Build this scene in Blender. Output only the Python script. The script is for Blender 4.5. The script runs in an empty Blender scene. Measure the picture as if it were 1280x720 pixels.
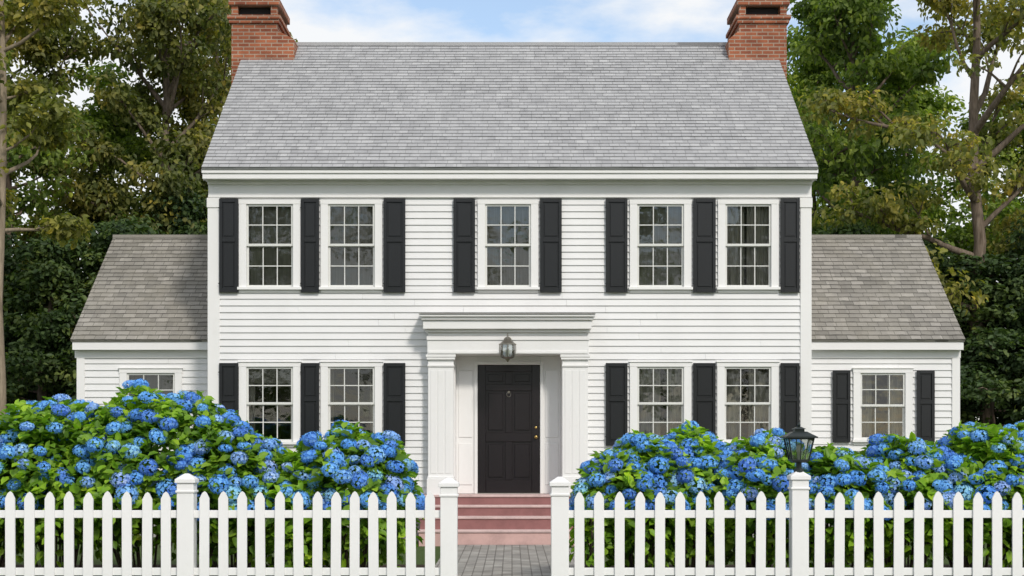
import bpy, math, random
import numpy as np
from mathutils import Vector, Matrix
random.seed(7)
scene = bpy.context.scene
col = scene.collection
CAMZ = 1.55
F = 1800.0
def fx(px, Y): return (px-640)*Y/F
def fz(py, Y): return CAMZ+(560-py)*Y/F

# ------------------------------------------------------------ node helpers
def newmat(name):
    m = bpy.data.materials.new(name); m.use_nodes = True
    nt = m.node_tree; nt.nodes.clear()
    out = nt.nodes.new('ShaderNodeOutputMaterial')
    return m, nt, out
def N(nt, t, **kw):
    n = nt.nodes.new(t)
    for k, v in kw.items():
        if k.startswith('i_'):
            key = k[2:].replace('_', ' ')
            n.inputs[key].default_value = v
        else: setattr(n, k, v)
    return n
def L(nt, a, b): nt.links.new(a, b)
def ramp(nt, fac, stops):
    r = nt.nodes.new('ShaderNodeValToRGB')
    els = r.color_ramp.elements
    while len(els) < len(stops): els.new(0.5)
    for e, (p, c) in zip(els, stops):
        e.position = p; e.color = (c[0], c[1], c[2], 1)
    L(nt, fac, r.inputs[0]); return r.outputs[0]
def mixc(nt, fac, a, b, mode='MIX'):
    m = nt.nodes.new('ShaderNodeMix'); m.data_type = 'RGBA'; m.blend_type = mode
    for s, v in ((m.inputs[0], fac), (m.inputs[6], a), (m.inputs[7], b)):
        if hasattr(v, 'links'): L(nt, v, s)
        elif isinstance(v, (int, float)): s.default_value = v
        else: s.default_value = (v[0], v[1], v[2], 1)
    return m.outputs[2]
def principled(nt, out, color, rough=0.5, bump=None, bstr=0.2, bdist=0.01, spec=0.5, metal=0.0):
    p = nt.nodes.new('ShaderNodeBsdfPrincipled')
    if hasattr(color, 'links'): L(nt, color, p.inputs['Base Color'])
    else: p.inputs['Base Color'].default_value = (*color, 1)
    p.inputs['Roughness'].default_value = rough
    p.inputs['Specular IOR Level'].default_value = spec
    p.inputs['Metallic'].default_value = metal
    if bump is not None:
        b = nt.nodes.new('ShaderNodeBump'); b.inputs['Strength'].default_value = bstr
        b.inputs['Distance'].default_value = bdist
        L(nt, bump, b.inputs['Height']); L(nt, b.outputs[0], p.inputs['Normal'])
    L(nt, p.outputs[0], out.inputs[0]); return p
def noise(nt, vec, scale, detail=4, rough=0.55):
    n = N(nt, 'ShaderNodeTexNoise'); n.inputs['Scale'].default_value = scale
    n.inputs['Detail'].default_value = detail; n.inputs['Roughness'].default_value = rough
    if vec is not None: L(nt, vec, n.inputs['Vector'])
    return n.outputs['Fac']
def objvec(nt): return N(nt, 'ShaderNodeTexCoord').outputs['Object']
def mapv(nt, vec, scale, loc=(0, 0, 0)):
    m = N(nt, 'ShaderNodeMapping'); m.inputs['Scale'].default_value = scale; m.inputs['Location'].default_value = loc
    L(nt, vec, m.inputs['Vector']); return m.outputs[0]

def painted(name, c, rough=0.5, var=0.08, dirt=(0.55, 0.54, 0.48), scale=1.0):
    m, nt, out = newmat(name); v = objvec(nt)
    n1 = noise(nt, mapv(nt, v, (1, 1, .35)), 1.7*scale, 6)
    n2 = noise(nt, mapv(nt, v, (6, 6, 40)), 2.0*scale, 3)
    base = ramp(nt, n1, [(0.3, [x*(1-var) for x in c]), (0.7, c)])
    dm = ramp(nt, noise(nt, v, 5*scale, 8, .7), [(0.58, (0, 0, 0)), (0.8, (.25, .25, .25))])
    colr = mixc(nt, dm, base, [c[i]*dirt[i]*1.4 for i in range(3)])
    principled(nt, out, colr, rough, n2, .15, .004)
    return m
M_white = painted('white_clapboard_paint', (.77, .765, .765), .55, .07)
M_trim = painted('white_trim_paint', (.82, .81, .80), .45, .05)
M_fence = painted('white_fence_paint', (.83, .825, .82), .5, .07, scale=2)
M_black = painted('black_shutter_paint', (.008, .009, .011), .38, .25, (1, 1, 1))
M_door = painted('black_door_paint', (.011, .007, .009), .3, .2, (1, 1, 1))
M_sash = painted('cream_sash_paint', (.69, .69, .66), .5, .05)

def brickmat(name, c1, c2, mortar, bw, bh, ms=.012, hv=None, flat=False, dark=None):
    m, nt, out = newmat(name); v = objvec(nt)
    s = N(nt, 'ShaderNodeSeparateXYZ'); L(nt, v, s.inputs[0])
    cmb = N(nt, 'ShaderNodeCombineXYZ')
    if flat:
        L(nt, s.outputs[0], cmb.inputs[1]); L(nt, s.outputs[1], cmb.inputs[0])
    else:
        a = N(nt, 'ShaderNodeMath', operation='ADD'); L(nt, s.outputs[0], a.inputs[0]); L(nt, s.outputs[1], a.inputs[1])
        L(nt, a.outputs[0], cmb.inputs[0]); L(nt, s.outputs[2], cmb.inputs[1])
    b = N(nt, 'ShaderNodeTexBrick'); L(nt, cmb.outputs[0], b.inputs['Vector'])
    b.inputs['Scale'].default_value = 1
    b.inputs['Color1'].default_value = (*c1, 1); b.inputs['Color2'].default_value = (*c2, 1)
    b.inputs['Mortar'].default_value = (*mortar, 1)
    b.inputs['Mortar Size'].default_value = ms; b.inputs['Mortar Smooth'].default_value = .3
    b.inputs['Brick Width'].default_value = bw; b.inputs['Row Height'].default_value = bh
    n1 = noise(nt, v, 2.5, 6)
    shade = ramp(nt, n1, [(.3, (.62, .6, .6)), (.7, (1.1, 1.1, 1.1))])
    c = mixc(nt, 1.0, b.outputs['Color'], shade, 'MULTIPLY')
    inv = N(nt, 'ShaderNodeMath', operation='SUBTRACT'); inv.inputs[0].default_value = 1
    L(nt, b.outputs['Fac'], inv.inputs[1])
    principled(nt, out, c, .85, inv.outputs[0], .6, .008, .2)
    return m
M_brick = brickmat('chimney_brick', (.41, .14, .07), (.25, .08, .045), (.40, .30, .23), .21, .07, .011)
M_walk = brickmat('walk_pavers', (.38, .365, .335), (.28, .27, .25), (.18, .17, .155), .24, .12, .008, flat=True)
def stonemat(name, c, sc=6):
    m, nt, out = newmat(name); v = objvec(nt)
    cc = ramp(nt, noise(nt, v, sc, 8, .65), [(.25, [x*.75 for x in c]), (.5, c), (.78, [min(1, x*1.18) for x in c])])
    principled(nt, out, cc, .8, noise(nt, v, 40, 4), .25, .004, .3); return m
M_tread = stonemat('rose_stone_tread', (.56, .42, .40))
M_riser = stonemat('dusty_red_riser', (.27, .125, .12), 3)
M_riser0 = stonemat('pale_rose_riser', (.58, .38, .35), 3)
M_slab = stonemat('grey_cap_stone', (.25, .23, .21))
M_found = stonemat('foundation_concrete', (.33, .32, .3))

def shinglemat(name, c1, c2, c3, streak, amt):
    m, nt, out = newmat(name)
    uv = N(nt, 'ShaderNodeTexCoord').outputs['UV']
    b = N(nt, 'ShaderNodeTexBrick'); L(nt, uv, b.inputs['Vector'])
    b.inputs['Scale'].default_value = 1
    b.inputs['Color1'].default_value = (*c1, 1); b.inputs['Color2'].default_value = (*c2, 1)
    b.inputs['Mortar'].default_value = (*[x*.6 for x in c2], 1)
    b.inputs['Mortar Size'].default_value = .045; b.inputs['Mortar Smooth'].default_value = .2
    b.inputs['Brick Width'].default_value = 1.7; b.inputs['Row Height'].default_value = 1
    b.offset = .37; b.offset_frequency = 2; b.squash = .8; b.squash_frequency = 3
    v = objvec(nt)
    w = N(nt, 'ShaderNodeTexWhiteNoise')
    sn = N(nt, 'ShaderNodeVectorMath', operation='FLOOR')
    mp = mapv(nt, uv, (1/1.1, 1, 1)); L(nt, mp, sn.inputs[0]); L(nt, sn.outputs[0], w.inputs['Vector'])
    tone = ramp(nt, w.outputs['Value'], [(0, (.87, .87, .87)), (.6, (1, 1, 1)), (1, (1.11, 1.11, 1.10))])
    c = mixc(nt, 1, b.outputs['Color'], tone, 'MULTIPLY')
    big = noise(nt, mapv(nt, v, (1, 1, .3)), streak, 6, .6)
    c = mixc(nt, ramp(nt, big, [(.42, (0, 0, 0)), (.68, (amt, amt, amt))]), c, c3)
    gr = ramp(nt, noise(nt, v, 60, 2), [(.3, (.88, .88, .88)), (.7, (1.1, 1.1, 1.1))])
    c = mixc(nt, 1, c, gr, 'MULTIPLY')
    principled(nt, out, c, .92, noise(nt, v, 70, 2), .3, .004, .15)
    return m
M_roof = shinglemat('grey_asphalt_shingle', (.405, .405, .412), (.345, .346, .355), (.39, .39, .398), .8, .3)
M_roofw = shinglemat('weathered_shingle', (.335, .315, .285), (.215, .203, .182), (.27, .25, .21), 1.6, .5)

def simple(name, c, rough=.5, metal=0, spec=.5, nsc=8, var=.25):
    m, nt, out = newmat(name); v = objvec(nt)
    cc = ramp(nt, noise(nt, v, nsc, 4), [(.3, [x*(1-var) for x in c]), (.7, c)])
    principled(nt, out, cc, rough, None, metal=metal, spec=spec); return m
M_dark = simple('opening_shade_dark', (.012, .011, .010), .9)  # near-black colour for the shade inside the chimney openings
M_iron = simple('dark_bronze_metal', (.035, .045, .042), .4, .6)
M_nickel = simple('aged_nickel', (.33, .30, .26), .3, .9)
M_brass = simple('brass', (.6, .42, .15), .3, 1)
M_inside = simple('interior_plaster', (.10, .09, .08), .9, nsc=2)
def glassmat(name, base=.06, tint=(1, 1, 1)):
    m, nt, out = newmat(name); v = objvec(nt)
    tr = N(nt, 'ShaderNodeBsdfTransparent'); tr.inputs[0].default_value = (*tint, 1)
    gl = N(nt, 'ShaderNodeBsdfGlossy'); gl.inputs['Roughness'].default_value = .04
    b = N(nt, 'ShaderNodeBump'); b.inputs['Strength'].default_value = .16; b.inputs['Distance'].default_value = .02
    L(nt, noise(nt, v, 4, 2), b.inputs['Height']); L(nt, b.outputs[0], gl.inputs['Normal'])
    fr = N(nt, 'ShaderNodeFresnel'); fr.inputs[0].default_value = 1.5
    ad = N(nt, 'ShaderNodeMath', operation='ADD'); L(nt, fr.outputs[0], ad.inputs[0]); ad.inputs[1].default_value = base
    mx = N(nt, 'ShaderNodeMixShader'); L(nt, ad.outputs[0], mx.inputs[0]); L(nt, tr.outputs[0], mx.inputs[1]); L(nt, gl.outputs[0], mx.inputs[2])
    L(nt, mx.outputs[0], out.inputs[0]); return m
M_glass = glassmat('window_glass', .06, (.90, .92, .90))
M_lampglass = glassmat('lamp_glass', .2, (.9, .93, .92))
def fabric(name, c):
    m, nt, out = newmat(name); v = objvec(nt)
    cc = ramp(nt, noise(nt, mapv(nt, v, (18, 18, 1)), 2, 3), [(.3, [x*.7 for x in c]), (.7, c)])
    d = N(nt, 'ShaderNodeBsdfDiffuse'); t = N(nt, 'ShaderNodeBsdfTranslucent')
    L(nt, cc, d.inputs[0]); L(nt, cc, t.inputs[0])
    mx = N(nt, 'ShaderNodeMixShader'); mx.inputs[0].default_value = .3
    L(nt, d.outputs[0], mx.inputs[1]); L(nt, t.outputs[0], mx.inputs[2]); L(nt, mx.outputs[0], out.inputs[0]); return m
M_curt = fabric('linen_curtain', (.66, .62, .53))
M_shade = fabric('roller_shade', (.37, .345, .29))

def leafmat(name, dark, mid, light, nscale=.5, trans=.25, gloss=.45, brown=None):
    m, nt, out = newmat(name); v = objvec(nt)
    n1 = noise(nt, v, nscale, 3, .6)
    c = ramp(nt, n1, [(.32, dark), (.5, mid), (.66, light)])
    g = N(nt, 'ShaderNodeNewGeometry')
    t = ramp(nt, g.outputs['Random Per Island'], [(0, (.55, .6, .6)), (.5, (1, 1, 1)), (.9, (1.35, 1.3, 1.0)), (1, (1.8, 1.5, .9))])
    c = mixc(nt, 1, c, t, 'MULTIPLY')
    oi = N(nt, 'ShaderNodeObjectInfo')
    t2 = ramp(nt, oi.outputs['Random'], [(0, (.8, .82, .85)), (1, (1.2, 1.15, 1.0))])
    c = mixc(nt, 1, c, t2, 'MULTIPLY')
    p = N(nt, 'ShaderNodeBsdfPrincipled'); L(nt, c, p.inputs['Base Color'])
    p.inputs['Roughness'].default_value = gloss; p.inputs['Specular IOR Level'].default_value = .3
    tl = N(nt, 'ShaderNodeBsdfTranslucent'); L(nt, mixc(nt, 1, c, (1.3, 1.5, .6), 'MULTIPLY'), tl.inputs[0])
    mx = N(nt, 'ShaderNodeMixShader'); mx.inputs[0].default_value = trans
    L(nt, p.outputs[0], mx.inputs[1]); L(nt, tl.outputs[0], mx.inputs[2]); L(nt, mx.outputs[0], out.inputs[0]); return m
M_leafA = leafmat('olive_leaves', (.10, .13, .040), (.19, .205, .062), (.33, .28, .075), .5, .42, .55)
M_leafB = leafmat('green_leaves', (.095, .155, .036), (.18, .255, .060), (.29, .36, .080), .5, .44, .55)
M_leafC = leafmat('dark_evergreen_leaves', (.030, .058, .024), (.062, .105, .040), (.115, .155, .05), .5, .3, .55)
M_hyd = leafmat('hydrangea_leaves', (.09, .19, .018), (.18, .35, .030), (.31, .47, .05), 3.0, .35, .45)

m, nt, out = newmat('hydrangea_petals')
g = N(nt, 'ShaderNodeNewGeometry'); oi = N(nt, 'ShaderNodeObjectInfo')
c1 = ramp(nt, oi.outputs['Random'], [(0, (.13, .29, .78)), (.3, (.14, .40, .90)), (.65, (.20, .50, .94)), (.88, (.33, .50, .92)), (1, (.28, .63, .88))])
c2 = ramp(nt, g.outputs['Random Per Island'], [(0, (.58, .65, .82)), (.45, (1, 1, 1)), (.85, (1.4, 1.25, 1.05)), (1, (2.0, 1.5, 1.08))])
c = mixc(nt, 1, c1, c2, 'MULTIPLY')
d = N(nt, 'ShaderNodeBsdfDiffuse'); L(nt, c, d.inputs[0]); t = N(nt, 'ShaderNodeBsdfTranslucent'); L(nt, c, t.inputs[0])
mx = N(nt, 'ShaderNodeMixShader'); mx.inputs[0].default_value = .3
L(nt, d.outputs[0], mx.inputs[1]); L(nt, t.outputs[0], mx.inputs[2]); L(nt, mx.outputs[0], out.inputs[0]); M_petal = m

m, nt, out = newmat('tree_bark'); v = objvec(nt)
nb = noise(nt, mapv(nt, v, (8, 8, 1.2)), 2, 6, .65)
principled(nt, out, ramp(nt, nb, [(.3, (.08, .06, .042)), (.6, (.20, .155, .12)), (.8, (.28, .24, .19))]), .9, nb, .6, .03, .2); M_bark = m
m, nt, out = newmat('pale_bark'); v = objvec(nt)
nb = noise(nt, mapv(nt, v, (8, 8, 1.2)), 2, 6, .65)
principled(nt, out, ramp(nt, nb, [(.3, (.16, .125, .09)), (.6, (.32, .26, .19)), (.8, (.42, .35, .27))]), .9, nb, .6, .03, .2); M_barkp = m
m, nt, out = newmat('lawn'); v = objvec(nt)
nb = noise(nt, v, 25, 6, .7)
principled(nt, out, mixc(nt, noise(nt, v, .4, 4), ramp(nt, nb, [(.3, (.03, .06, .012)), (.7, (.08, .14, .03))]), (.07, .09, .03)), .9, nb, .8, .04, .2); M_lawn = m
m, nt, out = newmat('mulch'); v = objvec(nt)
nb = noise(nt, v, 30, 6, .7)
principled(nt, out, ramp(nt, nb, [(.3, (.015, .010, .007)), (.7, (.06, .04, .028))]), .95, nb, .8, .03, .2); M_mulch = m

# ------------------------------------------------------------ mesh builder
class MB:
    def __init__(s): s.v = []; s.f = []; s.uv = {}
    def quad(s, a, b, c, d, uv=None):
        i = len(s.v); s.v += [tuple(a), tuple(b), tuple(c), tuple(d)]; s.f.append((i, i+1, i+2, i+3))
        if uv: s.uv[len(s.f)-1] = uv
    def poly(s, pts):
        i = len(s.v); s.v += [tuple(p) for p in pts]; s.f.append(tuple(range(i, i+len(pts))))
    def box(s, x0, x1, y0, y1, z0, z1):
        i = len(s.v)
        s.v += [(x0,y0,z0),(x1,y0,z0),(x1,y1,z0),(x0,y1,z0),(x0,y0,z1),(x1,y0,z1),(x1,y1,z1),(x0,y1,z1)]
        for f in ((0,3,2,1),(4,5,6,7),(0,1,5,4),(1,2,6,5),(2,3,7,6),(3,0,4,7)): s.f.append(tuple(i+k for k in f))
    def frustum(s, cx, cy, z0, r0, z1, r1, n=4, rot=math.pi/4, caps=True):
        i = len(s.v)
        for z, r in ((z0, r0), (z1, r1)):
            for k in range(n):
                a = rot+2*math.pi*k/n; s.v.append((cx+r*math.cos(a), cy+r*math.sin(a), z))
        for k in range(n):
            k2 = (k+1) % n; s.f.append((i+k, i+k2, i+n+k2, i+n+k))
        if caps:
            s.f.append(tuple(i+k for k in reversed(range(n)))); s.f.append(tuple(i+n+k for k in range(n)))
    def tube(s, pts, rad, n=7):
        pts = [Vector(p) for p in pts]; i0 = len(s.v)
        for j, p in enumerate(pts):
            d = (pts[min(j+1, len(pts)-1)]-pts[max(j-1, 0)]).normalized()
            a = d.cross(Vector((0.31, .95, .05))).normalized(); b = d.cross(a)
            for k in range(n):
                t = 2*math.pi*k/n; q = p+(a*math.cos(t)+b*math.sin(t))*rad[j]; s.v.append(tuple(q))
        for j in range(len(pts)-1):
            for k in range(n):
                k2 = (k+1) % n; s.f.append((i0+j*n+k, i0+j*n+k2, i0+(j+1)*n+k2, i0+(j+1)*n+k))
        s.f.append(tuple(i0+(len(pts)-1)*n+k for k in range(n)))
    def mesh(s, name, mat, smooth=False):
        me = bpy.data.meshes.new(name); me.from_pydata(s.v, [], s.f)
        if s.uv:
            ul = me.uv_layers.new(name='UVMap')
            for fi, uvs in s.uv.items():
                st = me.polygons[fi].loop_start
                for k, q in enumerate(uvs): ul.data[st+k].uv = q
        me.materials.append(mat); me.update()
        if smooth:
            for p in me.polygons: p.use_smooth = True
        return me
def add(name, me, parent=None, loc=(0,0,0), bevel=0, label=None):
    o = bpy.data.objects.new(name, me); col.objects.link(o); o.location = loc
    if parent: o.parent = parent
    if bevel:
        b = o.modifiers.new('bevel', 'BEVEL'); b.width = bevel; b.segments = 1; b.limit_method = 'ANGLE'
    if label: o['label'] = label
    return o
def thing(name, label, cat, loc=(0,0,0), group=None, me=None):
    o = bpy.data.objects.new(name, me); col.objects.link(o); o.location = loc
    o['label'] = label; o['category'] = cat
    if group: o['group'] = group
    return o
def structure(name, me, label=None):
    o = bpy.data.objects.new(name, me); col.objects.link(o); o['kind'] = 'structure'; o['label'] = label or name; o['category'] = name
    return o

# ------------------------------------------------------------ ground
b = MB(); b.quad((-250,-150,0),(250,-150,0),(250,350,0),(-250,350,0)); structure('ground', b.mesh('ground', M_lawn), 'green mown lawn around the house')
b = MB(); b.box(-1.0, .9, 15.2, 22.7, -.05, .025); structure('path', b.mesh('path', M_walk), 'grey paver path from the gate to the steps')
b = MB(); b.box(-40, 40, 11.5, 14.2, -.05, .014); structure('pavement', b.mesh('pavement', M_found), 'grey concrete pavement along the fence')
b = MB(); b.box(-40, -1.02, 15.15, 18.9, -.05, .02); b.box(.92, 40, 15.15, 18.9, -.05, .02); structure('flower_bed_soil', b.mesh('soil', M_mulch), 'dark mulch soil under the hydrangeas')

# ------------------------------------------------------------ house
house = thing('house', 'white clapboard two-storey colonial house with black shutters and brick chimneys', 'house', (0, 24, 0))
H0 = (0, -24, 0)
def hp(name, mb, mat, parent=None, bevel=0, label=None, smooth=False):
    me = mb.mesh(name, mat, smooth)
    if parent is None: return add(name, me, house, H0, bevel, label)
    return add(name, me, parent, (0,0,0), bevel, label)

def clap(mb, z0, z1, span, holes, T, pitch=.113, rng=None):
    nrow = int(round((z1-z0)/pitch)); pitch = (z1-z0)/nrow
    for r in range(nrow):
        za = z0+r*pitch; zb = za+pitch
        cuts = sorted({za, zb} | {h[k] for h in holes for k in (2, 3) if za < h[k] < zb})
        for ca, cb in zip(cuts, cuts[1:]):
            zm = (ca+cb)/2; a, bb = span(zb)
            if bb-a < .05: continue
            segs = [(a, bb)]
            for h in holes:
                if h[2] < zm < h[3]:
                    ns = []
                    for s0, s1 in segs:
                        if h[1] <= s0 or h[0] >= s1: ns.append((s0, s1)); continue
                        if h[0] > s0: ns.append((s0, h[0]))
                        if h[1] < s1: ns.append((h[1], s1))
                    segs = ns
            def o(z): return .024-.020*(z-za)/pitch
            for s0, s1 in segs:
                pts = [s0]
                x = s0+random.uniform(1.2, 4.5)
                while x < s1-.5: pts.append(x); x += random.uniform(2.2, 4.5)
                pts.append(s1)
                for p0, p1 in zip(pts, pts[1:]):
                    q1 = p1-(.0025 if p1 != s1 else 0); j = random.uniform(0, .0015)
                    mb.quad(T(p0, o(ca)+j, ca), T(q1, o(ca)+j, ca), T(q1, o(cb)+j, cb), T(p0, o(cb)+j, cb))
                    mb.quad(T(p0, -.02, ca), T(q1, -.02, ca), T(q1, o(ca)+j, ca), T(p0, o(ca)+j, ca))
                    mb.quad(T(p0, -.02, cb), T(p0, -.02, ca), T(p0, o(ca)+j, ca), T(p0, o(cb)+j, cb))
                    mb.quad(T(q1, -.02, ca), T(q1, -.02, cb), T(q1, o(cb)+j, cb), T(q1, o(ca)+j, ca))
                mb.quad(T(s1, -.02, ca), T(s0, -.02, ca), T(s0, -.02, cb), T(s1, -.02, cb))

XL, XR = -5.05, 4.98
YF, YB, YRg = 24.0, 31.4, 27.7
ZE, ZR = 6.158, 9.32
WY = 25.0; WYB = 30.0; WRg = 27.5
wins_up = [(299,376),(401,478),(597,673),(787,864),(897,973)]
wins_lo = [(299,376),(401,478),(787,864),(896,973)]
holes = []
def wrect(x0, x1, y0, y1, Y): return (fx(x0,Y), fx(x1,Y), fz(y1,Y), fz(y0,Y))
WR = []
for w in wins_up: WR.append((wrect(w[0], w[1], 250, 366, YF), YF, 'up'))
for w in wins_lo: WR.append((wrect(w[0], w[1], 453, 559, YF), YF, 'lo'))
for r, _, _ in WR: holes.append((r[0]+.05, r[1]-.05, r[2]+.05, r[3]-.03))
DX0, DX1 = fx(567, YF), fx(704, YF)
holes.append((DX0, DX1, .3, fz(442, YF)))
mb = MB()
clap(mb, .45, 5.715, lambda z: (XL+.05, XR-.05), holes, lambda a, o, z: (a, YF-o, z))
hp('wall', mb, M_white, label='white clapboard front wall')
def gspan(z):
    if z < 6.0: return (YF+.1, YB)
    t = (z+.10-ZE)/(ZR-ZE); return (max(YF+.1, YF-.2+t*(YRg-YF+.2)), min(YB, YB+.2-t*(YB+.2-YRg)))
for sgn, X in ((-1, XL), (1, XR)):
    mb = MB()
    clap(mb, .45, 9.2, gspan, [], (lambda a, o, z, X=X, sgn=sgn: (X+sgn*o, a, z)))
    hp('wall', mb, M_white, label='white clapboard gable wall')
mb = MB(); mb.box(XL, XR, YB-.1, YB, .3, 6.1); hp('wall', mb, M_white, label='white rear wall')
mb = MB(); mb.box(XL+.03, XR-.03, YF+.02, YB-.1, 0, .45); hp('foundation', mb, M_found)
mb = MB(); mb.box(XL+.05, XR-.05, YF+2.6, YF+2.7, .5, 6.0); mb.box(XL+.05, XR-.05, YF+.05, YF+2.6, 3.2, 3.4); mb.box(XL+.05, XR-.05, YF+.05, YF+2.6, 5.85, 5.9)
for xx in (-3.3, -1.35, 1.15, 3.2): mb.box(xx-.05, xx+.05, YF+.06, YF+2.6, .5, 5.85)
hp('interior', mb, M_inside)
for x0, x1 in ((260, 275), (1000, 1014)):
    a, c = fx(x0, YF), fx(x1, YF)
    mb = MB(); mb.box(a, c, YF-.035, YF+.12, .4, 5.715)
    mb.box(a-.012, c+.012, YF-.05, YF+.13, 5.55, 5.715-.003)
    hp('corner_board', mb, M_trim, bevel=.004)
mb = MB(); mb.box(XL-.005, XR+.005, YF-.04, YF+.05, 5.715, 6.0); mb.box(XL-.01, XR+.01, YF-.075, YF-.041, 5.93, 5.99)
mb.box(XL-.006, XR+.006, YF-.052, YF-.041, 5.716, 5.745)
hp('frieze', mb, M_trim, bevel=.004)
mb = MB()
mb.box(XL-.05, XR+.05, 23.72, 23.76, 5.985, 6.135)
mb.box(XL-.05, XR+.05, 23.761, YF+.1, 5.992, 6.02)
mb.box(XL-.06, XR+.06, 23.695, 23.719, 6.075, 6.14)
hp('cornice', mb, M_trim, bevel=.004)
for sgn, X in ((-1, XL), (1, XR)):
    mb = MB()
    for ya, za, yb, zb in ((23.76, ZE-.02, YRg, ZR-.06), (YB+.25, ZE-.02, YRg, ZR-.06)):
        x0, x1 = sorted((X+sgn*.01, X+sgn*.045))
        p = [(ya, za), (yb, zb), (yb, zb-.2), (ya, za-.17)]
        mb.poly([(x0, y, z) for y, z in p]); mb.poly([(x1, y, z) for y, z in reversed(p)])
        for k in range(4):
            (y1, z1), (y2, z2) = p[k], p[(k+1) % 4]
            mb.quad((x0, y1, z1), (x0, y2, z2), (x1, y2, z2), (x1, y1, z1))
    hp('rake_board', mb, M_trim)

def slope(mb, x0, x1, ye, ze, yr, zr, ch):
    ln = math.hypot(yr-ye, zr-ze); n = int(round(ln/ch)); ch = ln/n
    dy, dz = (yr-ye)/ln, (zr-ze)/ln
    ny, nz = (-dz, dy) if dy > 0 else (dz, -dy)
    nx = 40
    for i in range(n):
        s0, s1 = i*ch, (i+1)*ch+.01
        lift = .014+random.uniform(-.002, .002)
        def P(x, s, h): return (x, ye+dy*s+ny*h, ze+dz*s+nz*h)
        xs = [x0+(x1-x0)*k/nx for k in range(nx+1)]
        hh = [lift+random.uniform(-.0025, .0025) for _ in xs]; ss = [s0+random.uniform(-.004, .004) for _ in xs]
        for k in range(nx):
            xa, xb = xs[k], xs[k+1]
            mb.quad(P(xa, ss[k], hh[k]), P(xb, ss[k+1], hh[k+1]), P(xb, s1, .001), P(xa, s1, .001), uv=[(xa/ch, i), (xb/ch, i), (xb/ch, i+.999), (xa/ch, i+.999)])
            mb.quad(P(xa, s0, -.01), P(xb, s0, -.01), P(xb, ss[k+1], hh[k+1]), P(xa, ss[k], hh[k]), uv=[(xa/ch, i-.02), (xb/ch, i-.02), (xb/ch, i-.001), (xa/ch, i-.001)])
        for x, k in ((x0, 0), (x1, nx)):
            mb.quad(P(x, s0, -.01), P(x, ss[k], hh[k]), P(x, s1, .001), P(x, s1, -.01), uv=[(x/ch, i+.2)]*4)
    t = .04
    a = (ye+ny*-t, ze+nz*-t); c = (yr+ny*-t, zr+nz*-t)
    mb.quad((x1, a[0], a[1]), (x0, a[0], a[1]), (x0, c[0], c[1]), (x1, c[0], c[1]))
    mb.quad((x0, a[0], a[1]), (x1, a[0], a[1]), (x1, ye, ze), (x0, ye, ze))
    for x in (x0, x1): mb.quad((x, a[0], a[1]), (x, ye, ze), (x, yr, zr), (x, c[0], c[1]), uv=[(.4, .4)]*4)
mb = MB()
slope(mb, -5.1, 5.03, 23.66, ZE, YRg, ZR, .125)
slope(mb, -5.1, 5.03, YB+.34, ZE, YRg, ZR, .125)
mb.box(-5.1, 5.03, YRg-.09, YRg+.09, ZR-.05, ZR+.012)
roof = hp('roof', mb, M_roof, label='grey asphalt shingle main roof')

def chimney(lo0, lo1, up0, up1, sgn):
    mb = MB(); ya, yb = 27.1, 28.3
    zs = fz(49, ya); zt = fz(29, ya)
    mb.box(lo0, lo1, ya, yb, .2, zs)
    zz = zs+.17
    p = [(lo0, zs), (lo1, zs), (up1, zz), (up0, zz)]
    for y, rv in ((ya+.002, False), (yb-.002, True)):
        q = [(x, y, z) for x, z in p]; mb.poly(q[::-1] if rv else q)
    for k in range(1, 4):
        (xa, za), (xb, zb) = p[k], p[(k+1) % 4]
        mb.quad((xa, ya+.002, za), (xa, yb-.002, za), (xb, yb-.002, zb), (xb, ya+.002, zb))
    mb.box(up0, up1, ya+.003, yb-.003, zz+.001, zt)
    mb.box(up0-.04, up1+.04, ya-.04, yb+.04, zt, zt+.07)
    mb.box(up0-.07, up1+.07, ya-.07, yb+.07, zt+.071, zt+.14)
    z0 = zt+.141; z1 = z0+.19
    for x in (up0, up1-.12):
        for y in (ya, yb-.12): mb.box(x, x+.12, y, y+.12, z0, z1)
    hp('chimney', mb, M_brick, parent=roof, label='red brick end chimney')
    mb = MB(); mb.box(up0+.14, up1-.14, ya+.1, yb-.1, z0, z1-.02); hp('flue_shade', mb, M_dark, parent=roof)  # solid dark block paints the shade of the opening under the cap
    mb = MB(); mb.box(up0-.05, up1+.05, ya-.05, yb+.05, z1, z1+.13); hp('chimney_cap', mb, M_brick, parent=roof, bevel=.01)
chimney(-5.28, -4.10, -5.28, -4.42, -1)
chimney(4.08, 5.17, 4.28, 5.17, 1)

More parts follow.
